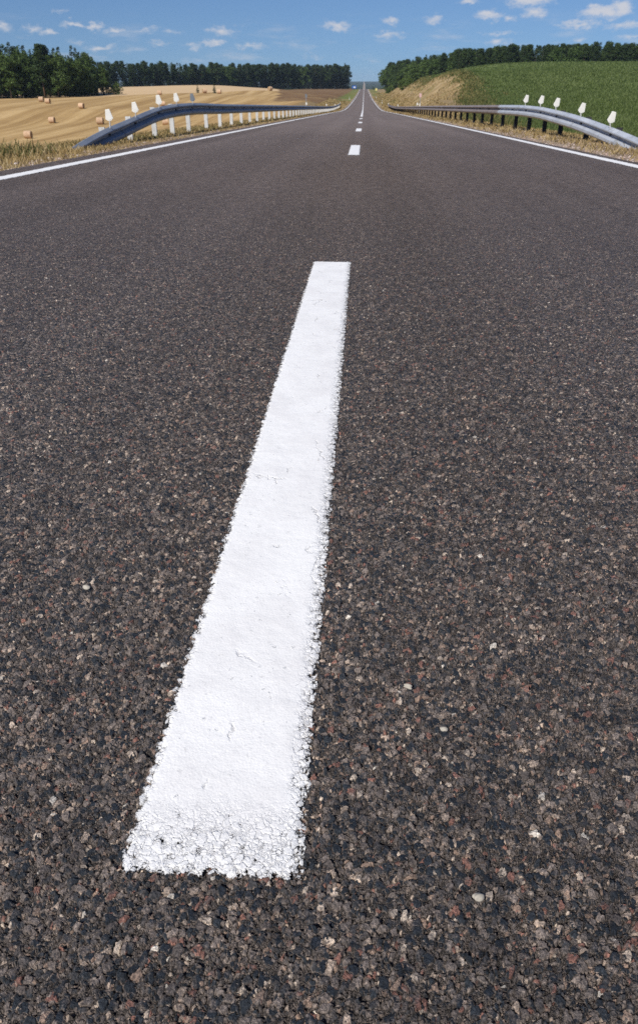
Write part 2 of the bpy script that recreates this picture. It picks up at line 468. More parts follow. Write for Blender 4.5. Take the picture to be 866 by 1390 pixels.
# land use
pale_edge = 305 + .25 * (X + 60) + 5 * nz + 25 * smooth(-60, -30, X)
stub = smooth(-11, -15, X + nz2) * smooth(60, 80, Y) * smooth(500, 470, Y)
pale = smooth(-3, 3, Y - pale_edge) * smooth(2, -3, X + .10 * Y + 2 * nz) * smooth(520, 500, Y)
brown = smooth(-3, 2, X + .10 * Y + 2 * nz) * (X < -9) * smooth(185, 215, Y + 4 * nz)
green = smooth(-1.2, 1.2, X - np.maximum(1.9 + .115 * np.minimum(Y, 150), np.where(Y > 150, 19.2, 7.3)) - .5 * nz2 - .4 * nz) * smooth(420, 410, Y)
green = np.where(X > 0, green, 0)
sand = smooth(100, 135, Y) * smooth(620, 560, Y) * (X > 5.5) * (1 - green)
gravel = smooth(4.9, 4.2, np.abs(X) - .15 * nz2) * (np.abs(X) < 6) + .5 * smooth(4.5, 5.2, X) * smooth(6.5, 5.7, X) * smooth(30, 20, Y)
d = np.hypot(X, Y)
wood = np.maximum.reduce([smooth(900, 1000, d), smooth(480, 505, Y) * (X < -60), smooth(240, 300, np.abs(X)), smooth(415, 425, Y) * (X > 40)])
for nm, a in dict(stub=stub, pale=pale, brown=brown, green=green, sand=sand, gravel=gravel, wood=wood, lush=smooth(190, 280, Y) * smooth(13, 8.5, np.abs(X)) * (np.abs(X) > 4.6) * smooth(.9, -.3, nz)).items(): set_attr(me, nm, np.clip(a, 0, 1))

def ground_material():
    m, t, b, out = new_mat('countryside')
    tc = t.node('ShaderNodeTexCoord').outputs['Object']
    x, y, z = t.sep(tc)
    nA = t.noise(tc, .35, 5, .62); nB = t.noise(tc, 2.2, 5, .65); nC = t.noise(tc, 14, 4, .65); nD = t.noise(tc, .06, 4, .6)
    dry = t.ramp(nB, [(.25, (.15, .105, .045)), (.5, (.29, .205, .10)), (.75, (.41, .31, .18))])
    dry = t.mix(t.m('MULTIPLY', t.step(.52, .66, nA), .6), dry, (.12, .12, .04))
    dry = t.mix(.5, dry, t.ramp(nC, [(.3, (.5, .5, .5)), (.7, (1.4, 1.4, 1.4))]), 'MULTIPLY')
    # stubble: mown swaths run along the field
    wv = t.vm('ADD', tc, t.vm('SCALE', t.noise(tc, .012, 2, .5, out=1), scale=5))
    sx = t.sep(wv)[0]
    band = t.noise(t.vm('MULTIPLY', wv, (.22, .006, 0)), 1.0, 3, .6)
    band2 = t.noise(t.vm('MULTIPLY', wv, (.75, .012, 0)), 1.0, 3, .6)
    st = t.noise(t.vm('MULTIPLY', wv, (2.2, .05, 1)), 1.0, 4, .7)
    sb = t.m('ADD', t.m('ADD', t.m('MULTIPLY', band, .75), t.m('MULTIPLY', band2, .35)), t.m('MULTIPLY', st, .2))
    stub = t.ramp(sb, [(.46, (.26, .16, .062)), (.58, (.36, .23, .094)), (.68, (.46, .31, .136)), (.80, (.55, .385, .185))])
    stub = t.mix(t.m('MULTIPLY', t.step(.45, .7, nD), .45), stub, (.27, .165, .065))
    stub = t.mix(.4, stub, t.ramp(nB, [(.3, (.6, .6, .6)), (.7, (1.3, 1.3, 1.3))]), 'MULTIPLY')
    pale = t.mix(nA, (.52, .36, .19), (.60, .44, .26))
    brown = t.ramp(t.m('ADD', t.m('MULTIPLY', nA, .6), t.m('MULTIPLY', nD, .5)), [(.35, (.12, .072, .036)), (.55, (.19, .112, .055)), (.7, (.29, .20, .09)), (.82, (.17, .15, .05))])
    row = t.noise(t.vm('MULTIPLY', tc, (3.2, .35, 1)), 1.0, 4, .65)
    gr = t.ramp(row, [(.3, (.076, .112, .028)), (.55, (.114, .160, .046)), (.75, (.158, .200, .076))])
    gr = t.mix(t.m('MULTIPLY', t.step(.4, .65, nA), .35), gr, (.125, .155, .055))
    gr = t.mix(t.m('MULTIPLY', t.step(.42, .62, t.noise(t.vm('MULTIPLY', tc, (.5, 2.2, 1)), .022, 4, .6)), .5), gr, (.165, .190, .075))
    sd = t.ramp(nA, [(.28, (.20, .135, .062)), (.5, (.33, .235, .115)), (.68, (.44, .335, .19)), (.8, (.22, .17, .07))])
    sd = t.mix(t.m('MULTIPLY', t.step(.50, .66, t.noise(tc, .13, 4, .65)), .75), sd, (.17, .165, .055))
    sd = t.mix(.45, sd, t.ramp(nB, [(.3, (.55, .55, .55)), (.7, (1.4, 1.4, 1.4))]), 'MULTIPLY')
    gv = t.ramp(t.vor(tc, 22).outputs['Color'], [(.1, (.22, .16, .11)), (.5, (.34, .26, .19)), (.9, (.5, .43, .36))])
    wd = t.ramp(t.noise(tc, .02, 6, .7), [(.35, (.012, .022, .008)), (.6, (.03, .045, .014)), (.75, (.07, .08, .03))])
    c = dry
    for nm, cc, lo, hi in (('stub', stub, .3, .7), ('brown', brown, .2, .8), ('pale', pale, .35, .65), ('sand', sd, .2, .8), ('lush', (.15, .17, .045), .2, .9), ('green', gr, .35, .65), ('wood', wd, .3, .7)):
        f = t.step(lo, hi, t.m('ADD', t.attr(nm), t.m('MULTIPLY', t.m('SUBTRACT', nB, .5), .5)))
        c = t.mix(f, c, cc)
    f = t.step(.35, .75, t.m('ADD', t.attr('gravel'), t.m('MULTIPLY', t.m('SUBTRACT', nC, .5), .9)))
    c = t.mix(t.m('MULTIPLY', f, .85), c, gv)
    t.put(b.inputs['Base Color'], c); b.inputs['Roughness'].default_value = .95; b.inputs['Specular IOR Level'].default_value = .15
    bn = t.node('ShaderNodeBump'); bn.inputs['Strength'].default_value = .6; bn.inputs['Distance'].default_value = .12
    t.put(bn.inputs['Height'], t.m('ADD', nB, t.m('MULTIPLY', nC, .4))); t.put(b.inputs['Normal'], bn.outputs[0])
    return m
me.materials.append(ground_material())
tag(link('ground', me), 'rolling farmland of straw stubble, dry verges and a green crop', 'ground', kind='structure')

# ------------------------------------------------------------------ grass, crop and gravel (uncountable stuff)
def blade_material(name, stops, trans=.25, rough=.7):
    m, t, b, out = new_mat(name)
    r = t.node('ShaderNodeNewGeometry').outputs['Random Per Island']
    tc = t.node('ShaderNodeTexCoord').outputs['Object']
    n = t.noise(tc, .5, 3, .6)
    f = t.m('ADD', t.m('MULTIPLY', r, .65), t.m('MULTIPLY', n, .40))
    c = t.ramp(f, stops)
    t.put(b.inputs['Base Color'], c); b.inputs['Roughness'].default_value = rough; b.inputs['Specular IOR Level'].default_value = .2
    tr = t.node('ShaderNodeBsdfTranslucent'); t.put(tr.inputs['Color'], c)
    mx = t.node('ShaderNodeMixShader'); mx.inputs[0].default_value = trans
    t.l.new(b.outputs[0], mx.inputs[1]); t.l.new(tr.outputs[0], mx.inputs[2]); t.l.new(mx.outputs[0], out.inputs['Surface'])
    return m

M_DRY = blade_material('dry_grass', [(.15, (.15, .12, .05)), (.4, (.31, .22, .085)), (.65, (.42, .30, .135)), (.85, (.50, .40, .22))])
M_WEED = blade_material('green_weeds', [(.2, (.05, .07, .02)), (.5, (.11, .13, .04)), (.8, (.25, .21, .08))])
M_CROP = blade_material('green_crop', [(.2, (.082, .118, .028)), (.5, (.134, .180, .050)), (.8, (.200, .240, .094))], .42)

def blades(X, Y, h, w, lean, sink=.02):
    """two-triangle bent blades as quads (degenerate-free)"""
    n = len(X); Z = ground_z(X, Y) - sink
    a = rng.uniform(0, 2 * math.pi, n); b = rng.uniform(0, 2 * math.pi, n)
    wx, wy = np.cos(a) * w / 2, np.sin(a) * w / 2
    lx, ly = np.cos(b) * lean * h, np.sin(b) * lean * h
    V = np.empty((n, 4, 3))
    V[:, 0] = np.stack([X - wx, Y - wy, Z], 1); V[:, 1] = np.stack([X + wx, Y + wy, Z], 1)
    V[:, 2] = np.stack([X + lx + wx * .25, Y + ly + wy * .25, Z + h], 1); V[:, 3] = np.stack([X + lx - wx * .25, Y + ly - wy * .25, Z + h], 1)
    return V.reshape(-1, 3), np.arange(n * 4).reshape(-1, 4)

def scatter(n, ylo, yhi, xfun, power=1.0):
    u = rng.random(n)
    Y = ylo * (yhi / ylo) ** (u ** power)
    return xfun(n, Y), Y

def clumpy(X, Y, s, seed, keep): return wob(X, Y, s, seed) > keep - rng.random(len(X)) * 1.2

# left verge
X, Y = scatter(90000, 5, 300, lambda n, Y: -4.12 - (np.minimum(3.6 + .015 * Y, 8)) * rng.random(n) ** .8)
k = clumpy(X, Y, 1.6, 41, .25) & (rng.random(len(X)) < smooth(-4.0, -4.7, X) + .18)
X, Y = X[k], Y[k]
h = (.05 + .17 * rng.random(len(X)) ** 1.6) * (.55 + .7 * smooth(-4.6, -6.4, X)) * (1 + .006 * Y)
h = np.where(Y > 15.2, h * .45, h * .8)
V, F = blades(X, Y, h, .006 + .0011 * Y, .7)
tag(link('verge_grass', np_mesh('verge_grass', V, F, [M_DRY], False)), 'dry straw coloured grass on the verge left of the road', 'grass', kind='stuff')
# green weeds at the crest of the left verge
X, Y = scatter(16000, 9, 60, lambda n, Y: -5.5 - 2.8 * rng.random(n))
k = clumpy(X, Y, 1.1, 43, .75); X, Y = X[k], Y[k]
h = (.08 + .22 * rng.random(len(X)) ** 1.5) * np.where(Y > 15.2, .4, 1)
V, F = blades(X, Y, h, .010 + .0011 * Y, .55)
tag(link('verge_weeds', np_mesh('verge_weeds', V, F, [M_WEED], False)), 'green weeds growing along the outer edge of the left verge', 'weeds', kind='stuff')
# right verge: shorter, sparser
X, Y = scatter(60000, 6, 420, lambda n, Y: 3.72 + (np.minimum(3.8 + .02 * Y, 9)) * rng.random(n) ** .8)
k = clumpy(X, Y, 1.6, 44, .35) & (rng.random(len(X)) < smooth(3.7, 4.4, X) * .8 + .12)
X, Y = X[k], Y[k]
h = (.02 + .085 * rng.random(len(X)) ** 1.8) * (1 + .006 * Y)
V, F = blades(X, Y, h, .006 + .0011 * Y, .8)
tag(link('verge_grass', np_mesh('verge_grass', V, F, [M_DRY], False)), 'short dry grass on the stony verge right of the road', 'grass', kind='stuff')
# crop on the right
X, Y = scatter(220000, 12, 330, lambda n, Y: np.maximum(7.6, 2.6 + .115 * np.minimum(Y, 150)) + rng.random(n) ** 1.35 * (8 + .42 * Y), .8)
lim = np.where(Y > 150, 20.0, np.maximum(7.6, 2.2 + .115 * Y))
k = (X > lim + .5 * wob(X, Y, .5, 6)); X, Y = X[k], Y[k]
h = (.10 + .13 * rng.random(len(X))) * smooth(-.4, 2.2, X - lim[k] ) + .10
V, F = blades(X, Y, h, .008 + .0011 * Y, .6)
tag(link('crop', np_mesh('crop', V, F, [M_CROP], False)), 'green cereal crop covering the hill on the right', 'crop', kind='stuff')
# weedy margin between bank and crop
X, Y = scatter(26000, 35, 330, lambda n, Y: np.where(Y > 150, 19.3, 2.0 + .115 * Y) + rng.normal(size=n) * (.5 + .004 * Y) - .4)
k = (X > 7.0) & clumpy(X, Y, .5, 48, .2); X, Y = X[k], Y[k]
h = .12 + .38 * rng.random(len(X)) ** 1.5
V, F = blades(X, Y, h, .008 + .0011 * Y, .5)
tag(link('margin_weeds', np_mesh('margin_weeds', V, F, [M_WEED], False)), 'weedy margin between the sandy bank and the green crop', 'weeds', kind='stuff')
# dry grass on the cut bank
X, Y = scatter(26000, 110, 560, lambda n, Y: 7.0 + 14 * rng.random(n))
k = clumpy(X, Y, .35, 46, .75); X, Y = X[k], Y[k]
h = .08 + .24 * rng.random(len(X)) ** 1.5
V, F = blades(X, Y, h, .0011 * Y, .7)
tag(link('bank_grass', np_mesh('bank_grass', V, F, [M_DRY], False)), 'sun bleached grass on the sandy cut bank right of the road', 'grass', kind='stuff')

# gravel: small faceted stones strewn over both verges
def stones(X, Y, r):
    n = len(X); Z = ground_z(X, Y) + r * .25
    base = np.array([(1,0,0),(-1,0,0),(0,1,0),(0,-1,0),(0,0,.7),(0,0,-.7)], float)
    tri = np.array([(0,2,4),(2,1,4),(1,3,4),(3,0,4),(2,0,5),(1,2,5),(3,1,5),(0,3,5)])
    j = rng.uniform(.6, 1.25, (n, 6, 3)); a = rng.uniform(0, 6.28, n)
    B = base[None] * j * r[:, None, None]
    c, s = np.cos(a)[:, None], np.sin(a)[:, None]
    V = np.stack([B[:, :, 0] * c - B[:, :, 1] * s + X[:, None], B[:, :, 0] * s + B[:, :, 1] * c + Y[:, None], B[:, :, 2] + Z[:, None]], 2)
    return V.reshape(-1, 3), (tri[None] + 6 * np.arange(n)[:, None, None]).reshape(-1, 3)
M_STONE = blade_material('gravel_stone', [(.15, (.16, .12, .09)), (.45, (.30, .22, .17)), (.7, (.42, .31, .26)), (.9, (.6, .54, .48))], 0.0, .85)
X1, Y1 = scatter(9000, 5, 70, lambda n, Y: ROAD_R - .05 + 2.6 * rng.random(n) ** 1.5)
X2, Y2 = scatter(6000, 5, 60, lambda n, Y: ROAD_L + .05 - 1.0 * rng.random(n) ** 1.8)
X = np.concatenate([X1, X2]); Y = np.concatenate([Y1, Y2])
V, F = stones(X, Y, .007 + .022 * rng.random(len(X)) ** 2.5)
tag(link('gravel', np_mesh('gravel', V, F, [M_STONE], False)), 'loose pale gravel along both edges of the asphalt', 'gravel', kind='stuff')

# loose pebbles lying on the asphalt
M_PEB = simple_mat('pale_pebble', (.40, .36, .29), .6, var=.2, scale=60)
def pebble(x, y, r, rz, label):
    import bmesh
    bm = bmesh.new(); bmesh.ops.create_icosphere(bm, subdivisions=3, radius=1)
    for v in bm.verts:
        p = v.co; q = 1 + .2 * math.sin(3 * p.x + 1.3 * p.y + r * 500) + .16 * math.sin(4.6 * p.y - 3 * p.z + r * 900)
        v.co = (p.x * r * q * 1.45, p.y * r * q * .85, p.z * r * q * .6)
    me = bpy.data.meshes.new('pebble'); bm.to_mesh(me); bm.free()
    for f in me.polygons: f.use_smooth = True
    me.materials.append(M_PEB)
    o = link('pebble', me); o.location = (x, y, float(road_z(y)) + AMP * .3 + r * .35); o.rotation_euler = (.1, .05, rz)
    return tag(o, label, 'pebble', 'loose pebbles on the asphalt')
for a in [(.1277, .421, .0042, .5, 'cream pebble on the asphalt right of the near dash end'),
          (.0762, .7042, .0046, 2.8, 'tan flat pebble on the asphalt right of the middle of the near dash'),
          (.1154, .6328, .0036, .3, 'long tan chip on the asphalt, below and right of the flat pebble'),
          (-.4042, .8993, .0046, .1, 'pale tan pebble on the asphalt far left of the near dash')]: pebble(*a)

# ------------------------------------------------------------------ guardrails
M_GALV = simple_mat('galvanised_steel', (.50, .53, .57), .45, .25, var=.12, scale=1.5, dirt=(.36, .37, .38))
M_GALV_L = simple_mat('shaded_steel_blue', (.23, .26, .31), .5, .1, var=.15, scale=1.5, dirt=(.19, .21, .24), spec=.3)  # galvanised steel with the left rail's shaded side painted in, darker and bluer
M_BROWN = simple_mat('brown_weathered_steel', (.26, .22, .205), .6, .25, var=.18, scale=1.2, dirt=(.18, .13, .11))
M_POST_L = simple_mat('pale_zinc_post', (.58, .58, .56), .6, .1, var=.12, scale=4, dirt=(.42, .38, .30))
M_POST_R = simple_mat('dark_post', (.035, .034, .033), .75, .1, var=.3, scale=4)  # right posts: shade of rail and open channel put into the near-black colour
M_WHITE = simple_mat('cream_plate', (.80, .79, .72), .5, var=.05, scale=6)
M_CREAM = simple_mat('reflector_face', (.74, .72, .66), .45, var=.06, scale=8)
M_GREY = simple_mat('grey_plate', (.17, .19, .21), .5, .1, var=.1, scale=6)

def rail_profile(side):
    """W-beam cross-section: (offset toward the road, height below the top)"""
    pts = [(0.0, 0.0), (.012, .002), (.092, .058), (.096, .066), (.096, .084), (.030, .118), (.0, .130), (.0, .164),
           (.020, .172), (.090, .226), (.096, .236), (.096, .288), (.088, .298), (.030, .336), (.0, .348)]
    return [(-side * a, -b) for a, b in pts]

def rail_mesh(side, X0, ys, topf, y_off=0):
    prof = rail_profile(side); th = .004
    back = [(a + side * th, b) for a, b in prof[::-1]]
    ring = prof + back; n = len(ring)
    ys = np.asarray(ys); V = []; F = []
    for y in ys:
        zt = topf(y)
        for a, b in ring: V.append((X0 + a, y, zt + b))
    for i in range(len(ys) - 1):
        for k in range(n):
            f = (i * n + k, i * n + (k + 1) % n, (i + 1) * n + (k + 1) % n, (i + 1) * n + k)
            F.append(f if side > 0 else f[::-1])
    mb = MB(); mb.add(V, F); mb.add(V[:n], [tuple(range(n))]); mb.add(V[-n:], [tuple(range(n))[::-1]])
    return mb

def guardrail(side, X0, knots, post_ys, paddle_ys, far_paddles, y_end, label, m_posts, splits):
    kx = np.array([k[0] for k in knots]); kz = np.array([k[1] for k in knots]); hf = _pchip(kx, kz)
    def top(y): return float(ground_z(np.array([X0]), np.array([min(y, 9e9)]))[0] * 0 + road_z(y) - .11 + hf(y))
    root = empty('guardrail', (X0, kx[0], float(road_z(kx[0])) - .1)); tag(root, label, 'guardrail', 'steel guardrails beside the road')
    inv = np.array(root.location)
    def fin(mb, name, mat, par=root, sm=False):
        mb.v = [tuple(np.array(v) - inv) for v in mb.v]
        return mb.build(name, mat, par, sm)
    for (ya, yb, mat, lab) in splits:
        ys = np.unique(np.concatenate([np.arange(ya, min(yb, 42), .5), np.arange(max(ya, 42), yb, 3.0), [yb]]))
        o = fin(rail_mesh(side, X0, ys, top), 'rail_beam', mat)
        if lab: o['label'] = lab
    # lap joints with bolt heads, where two beams overlap
    for y in np.arange(kx[0] + 4.0, 60, 4.0):
        mb = rail_mesh(side, X0 - side * .006, [y - .16, y + .16], lambda q: top(q) + .003)
        fin(mb, 'lap_joint', splits[0][2] if y < splits[0][1] else splits[-1][2])
    for i, y in enumerate(post_ys):
        zt = top(y); g = gz1(X0 + side * .2, y)
        ht = zt + (.0 if y < 26 else -.02); px = X0 + side * .16
        mb = MB(); w, dpt, th = .13, .055, .006
        mb.box((px, y, (ht + g - .3) / 2), (w, th, ht - g + .3))                        # web
        for s in (-1, 1):
            mb.box((px + s * (w / 2 - th / 2), y - side * (dpt / 2 + th / 2), (ht + g - .3) / 2), (th, dpt, ht - g + .3))
        fin(mb, 'post', m_posts)
        if y < 62:
            mb = MB(); mb.box((X0 - side * .012, y, zt - .147), (.024, .07, .03)); mb.tube([(X0 - side * .012, y, zt - .147), (X0 - side * .036, y, zt - .147)], .016, 6); fin(mb, 'bolt', M_POST_R)
        if y > 27:
            mb = MB(); mb.box((X0 + side * .045, y, zt - .155), (.085, .10, .20)); fin(mb, 'spacer', m_posts)
    def paddle(y, tilt, grey=False, up=.21):
        zt = top(y); px = X0 - side * .04
        p = MB()
        ol = [(-.086, -.080), (-.04, -.12), (.04, -.12), (.086, -.080), (.046, .105), (-.046, .105)]
        c, s = math.cos(tilt), math.sin(tilt); base = (px, y - .012, zt + up)
        rot = lambda a, b, k=1: (base[0] + (a * c + b * s) * k, base[1], base[2] + (-a * s + b * c) * k)
        p.prism([rot(a, b) for a, b in ol], (0, .012, 0))
        plate = fin(p, 'reflector_plate', M_WHITE if not grey else M_GREY)
        f = MB(); f.prism([tuple(np.array(rot(a * .8, b * .86)) - (0, .003, 0)) for a, b in ol], (0, .0025, 0))
        fin(f, 'reflector_face', M_CREAM if not grey else M_GREY, plate)
        st = MB(); st.tube([(px, y, zt - .02), rot(0, -.12)], .014, 6); fin(st, 'stem', M_POST_L, plate)
    for i, y in enumerate(paddle_ys): paddle(y, side * R(13 if side > 0 else 7), side < 0 and i == len(paddle_ys) - 1, (.25, .21, .19, .18, .17)[i] if side < 0 else .21)
    for y in far_paddles: paddle(y, side * R(4))
    return root

RAIL_L, RAIL_R = -5.68, 5.62
lk = [(15.4, -.02), (16.4, .13), (18.3, .34), (19.4, .43), (21.3, .60), (23.2, .74), (25.6, .82), (28.5, .85), (34, .83), (210, .80)]
rk = [(14.6, -.02), (16.4, .14), (19.2, .36), (22.3, .56), (25, .68), (27.3, .76), (31, .81), (36, .82), (200, .79)]
left_posts = [18.3, 20.5, 23.0, 25.2, 27.6] + list(np.arange(30.8, 205, 3.0))
right_posts = [19.1, 21.8, 24.7, 26.9, 29.4] + list(np.arange(32, 196, 3.0))
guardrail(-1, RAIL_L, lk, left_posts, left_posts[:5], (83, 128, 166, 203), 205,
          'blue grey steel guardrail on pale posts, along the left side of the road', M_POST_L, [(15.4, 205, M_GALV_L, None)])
guardrail(1, RAIL_R, rk, right_posts, right_posts[:5], (88, 138, 190), 196,
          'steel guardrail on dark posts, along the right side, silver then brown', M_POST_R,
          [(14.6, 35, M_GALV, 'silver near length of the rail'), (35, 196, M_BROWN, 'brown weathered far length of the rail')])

# ------------------------------------------------------------------ straw bales
def straw_material():
    m, t, b, out = new_mat('straw')
    tc = t.node('ShaderNodeTexCoord').outputs['Object']
    n = t.noise(t.vm('MULTIPLY', tc, (14, 5, 5)), 1.0, 5, .7); n2 = t.noise(tc, 2.0, 3, .6)
    c = t.ramp(n, [(.25, (.36, .22, .12)), (.5, (.60, .41, .26)), (.75, (.74, .54, .37))])
    c = t.mix(t.m('MULTIPLY', t.step(.5, .7, n2), .4), c, (.40, .23, .12))
    oi = t.node('ShaderNodeObjectInfo').outputs['Random']
    c = t.vm('SCALE', c, scale=t.m('ADD', .85, t.m('MULTIPLY', oi, .3)))
    t.put(b.inputs['Base Color'], c); b.inputs['Roughness'].default_value = .95; b.inputs['Specular IOR Level'].default_value = .1
    bn = t.node('ShaderNodeBump'); bn.inputs['Strength'].default_value = .8; bn.inputs['Distance'].default_value = .05
    t.put(bn.inputs['Height'], n); t.put(b.inputs['Normal'], bn.outputs[0])
    return m
def straw_end_material():
    m, t, b, out = new_mat('straw_end')
    tc = t.node('ShaderNodeTexCoord').outputs['Object']
    x, y, z = t.sep(tc)
    r = t.m('SQRT', t.m('ADD', t.m('POWER', y, 2.0), t.m('POWER', t.m('SUBTRACT', z, .64), 2.0)))
    ang = t.m('ARCTAN2', y, t.m('SUBTRACT', z, .64))
    sp = t.m('SINE', t.m('ADD', t.m('MULTIPLY', r, 62.0), ang)); n = t.noise(tc, 12, 4, .7)
    f = t.m('ADD', t.m('MULTIPLY', sp, .18), n)
    t.put(b.inputs['Base Color'], t.ramp(f, [(.3, (.22, .13, .06)), (.6, (.42, .28, .14)), (.85, (.55, .40, .23))])); b.inputs['Roughness'].default_value = .95
    return m
M_STRAW = straw_material(); M_STRAW_END = straw_end_material()

def bale_parts():
    r = .64; n = 40; wdt = 1.22
    prof = [(-wdt / 2, r - .03), (-wdt / 2 + .04, r)] + [(x, r + .008 * math.sin(x * 40)) for x in np.linspace(-.5, .5, 9)] + [(wdt / 2 - .04, r), (wdt / 2, r - .03)]
    V = []; F = []
    for x, rr in prof:
        for k in range(n):
            a = 2 * math.pi * k / n; zz = rr * math.cos(a); q = 1 + .012 * math.sin(5 * a + x * 3)
            V.append((x, rr * math.sin(a) * q * 1.01, max(zz * q, -.615) + .64))
    for i in range(len(prof) - 1):
        for k in range(n): F.append((i * n + k, (i + 1) * n + k, (i + 1) * n + (k + 1) % n, i * n + (k + 1) % n))
    body = MB(); body.add(V, F)
    ends = []
    for s, i0 in ((-1, 0), (1, (len(prof) - 1) * n)):
        e = MB(); W = []
        for f in (1.0, .8, .55, .3):
            for k in range(n):
                v = np.array(V[i0 + k]); c = np.array([v[0], 0, .64]); w = c + (v - c) * f; w[0] += s * .025 * (1 - f * f) + s * .001; W.append(tuple(w))
        W.append((s * (wdt / 2 + .027), 0, .64)); Fe = []
        for j in range(3):
            for k in range(n):
                q = (j * n + k, j * n + (k + 1) % n, (j + 1) * n + (k + 1) % n, (j + 1) * n + k); Fe.append(q if s > 0 else q[::-1])
        for k in range(n):
            q = (3 * n + k, 3 * n + (k + 1) % n, 4 * n); Fe.append(q if s > 0 else q[::-1])
        e.add(W, Fe); ends.append(e)
    return body, ends
BALES = [(-60.2, 146.1, .05, 'nearest straw bale, lowest and largest at the left of the stubble field'),
         (-70.9, 187.0, .0, 'straw bale alone up the slope beyond the nearest bale'),
         (-71.5, 210.2, -.1, 'straw bale alone in mid field, between the pair under the trees and the rail'),
         (-94.8, 244.2, .1, 'straw bale of the pair under the dark trees, the left one, farther up'),
         (-88.9, 233.7, -.05, 'straw bale of the pair under the dark trees, the right one, lower down'),
         (-56.3, 176.2, .08, 'straw bale directly left of the first white reflector of the left rail'),
         (-39.6, 165.3, .3, 'straw bale seen between the posts under the left guardrail'),
         (-68.5, 281.8, .15, 'small straw bale above the third white reflector, at the pale field border'),
         (-53.7, 223.6, .2, 'straw bale half hidden just above the rail between two white reflectors'),
         (-55.7, 294.8, .5, 'straw bale standing between the two small conifers on the rise'),
         (-50.7, 295.7, .0, 'straw bale just right of the two small conifers on the rise'),
         (-36.3, 328.0, .9, 'lone straw bale by the brown bank, rightmost in the field')]
src = None
for i, (x, y, a, lab) in enumerate(BALES):
    zg = min(gz1(x + .5, y), gz1(x - .5, y), gz1(x, y))
    if src is None:
        root = empty('straw_bale', (x, y, zg), a)
        body, ends = bale_parts()
        kids = [body.build('roll', M_STRAW, root, True)] + [e.build('end_face', M_STRAW_END, root, True) for e in ends]
        src = (root, kids)
    else:
        root = src[0].copy(); COL.objects.link(root); root.location = (x, y, zg); root.rotation_euler = (0, 0, a)
        for kd in src[1]:
            c = kd.copy(); COL.objects.link(c); c.parent = root
    sc_ = [1, 1, .97, 1.05, 1.02, 1.1, .95, 1.1, .9, 1.1, 1.1, 1.15][i]; root.scale = (sc_, sc_, sc_)
    tag(root, lab, 'straw bale', 'straw bales on the stubble field')

# ------------------------------------------------------------------ trees
def leaf_material(name, lo, mid, hi):
    m, t, b, out = new_mat(name)
    r = t.node('ShaderNodeNewGeometry').outputs['Random Per Island']; oi = t.node('ShaderNodeObjectInfo').outputs['Random']
    f = t.m('ADD', t.m('MULTIPLY', r, .7), t.m('MULTIPLY', oi, .3))
    c = t.ramp(f, [(.1, lo), (.5, mid), (.95, hi)])
    t.put(b.inputs['Base Color'], c); b.inputs['Roughness'].default_value = .6; b.inputs['Specular IOR Level'].default_value = .25
    tr = t.node('ShaderNodeBsdfTranslucent'); t.put(tr.inputs['Color'], c)
    mx = t.node('ShaderNodeMixShader'); mx.inputs[0].default_value = .22
    t.l.new(b.outputs[0], mx.inputs[1]); t.l.new(tr.outputs[0], mx.inputs[2]); t.l.new(mx.outputs[0], out.inputs['Surface'])
    return m
M_PINE = leaf_material('pine_needles', (.018, .036, .010), (.036, .064, .016), (.070, .105, .026))
M_SPR = leaf_material('spruce_needles', (.016, .032, .012), (.030, .054, .018), (.055, .082, .026))
M_DEC = leaf_material('broad_leaves', (.034, .064, .013), (.068, .112, .022), (.115, .168, .038))
M_BARK = simple_mat('bark', (.085, .06, .045), .9, var=.3, scale=2, bump=.4)
M_BARKP = simple_mat('pine_bark', (.15, .085, .05), .9, var=.3, scale=2, bump=.4)

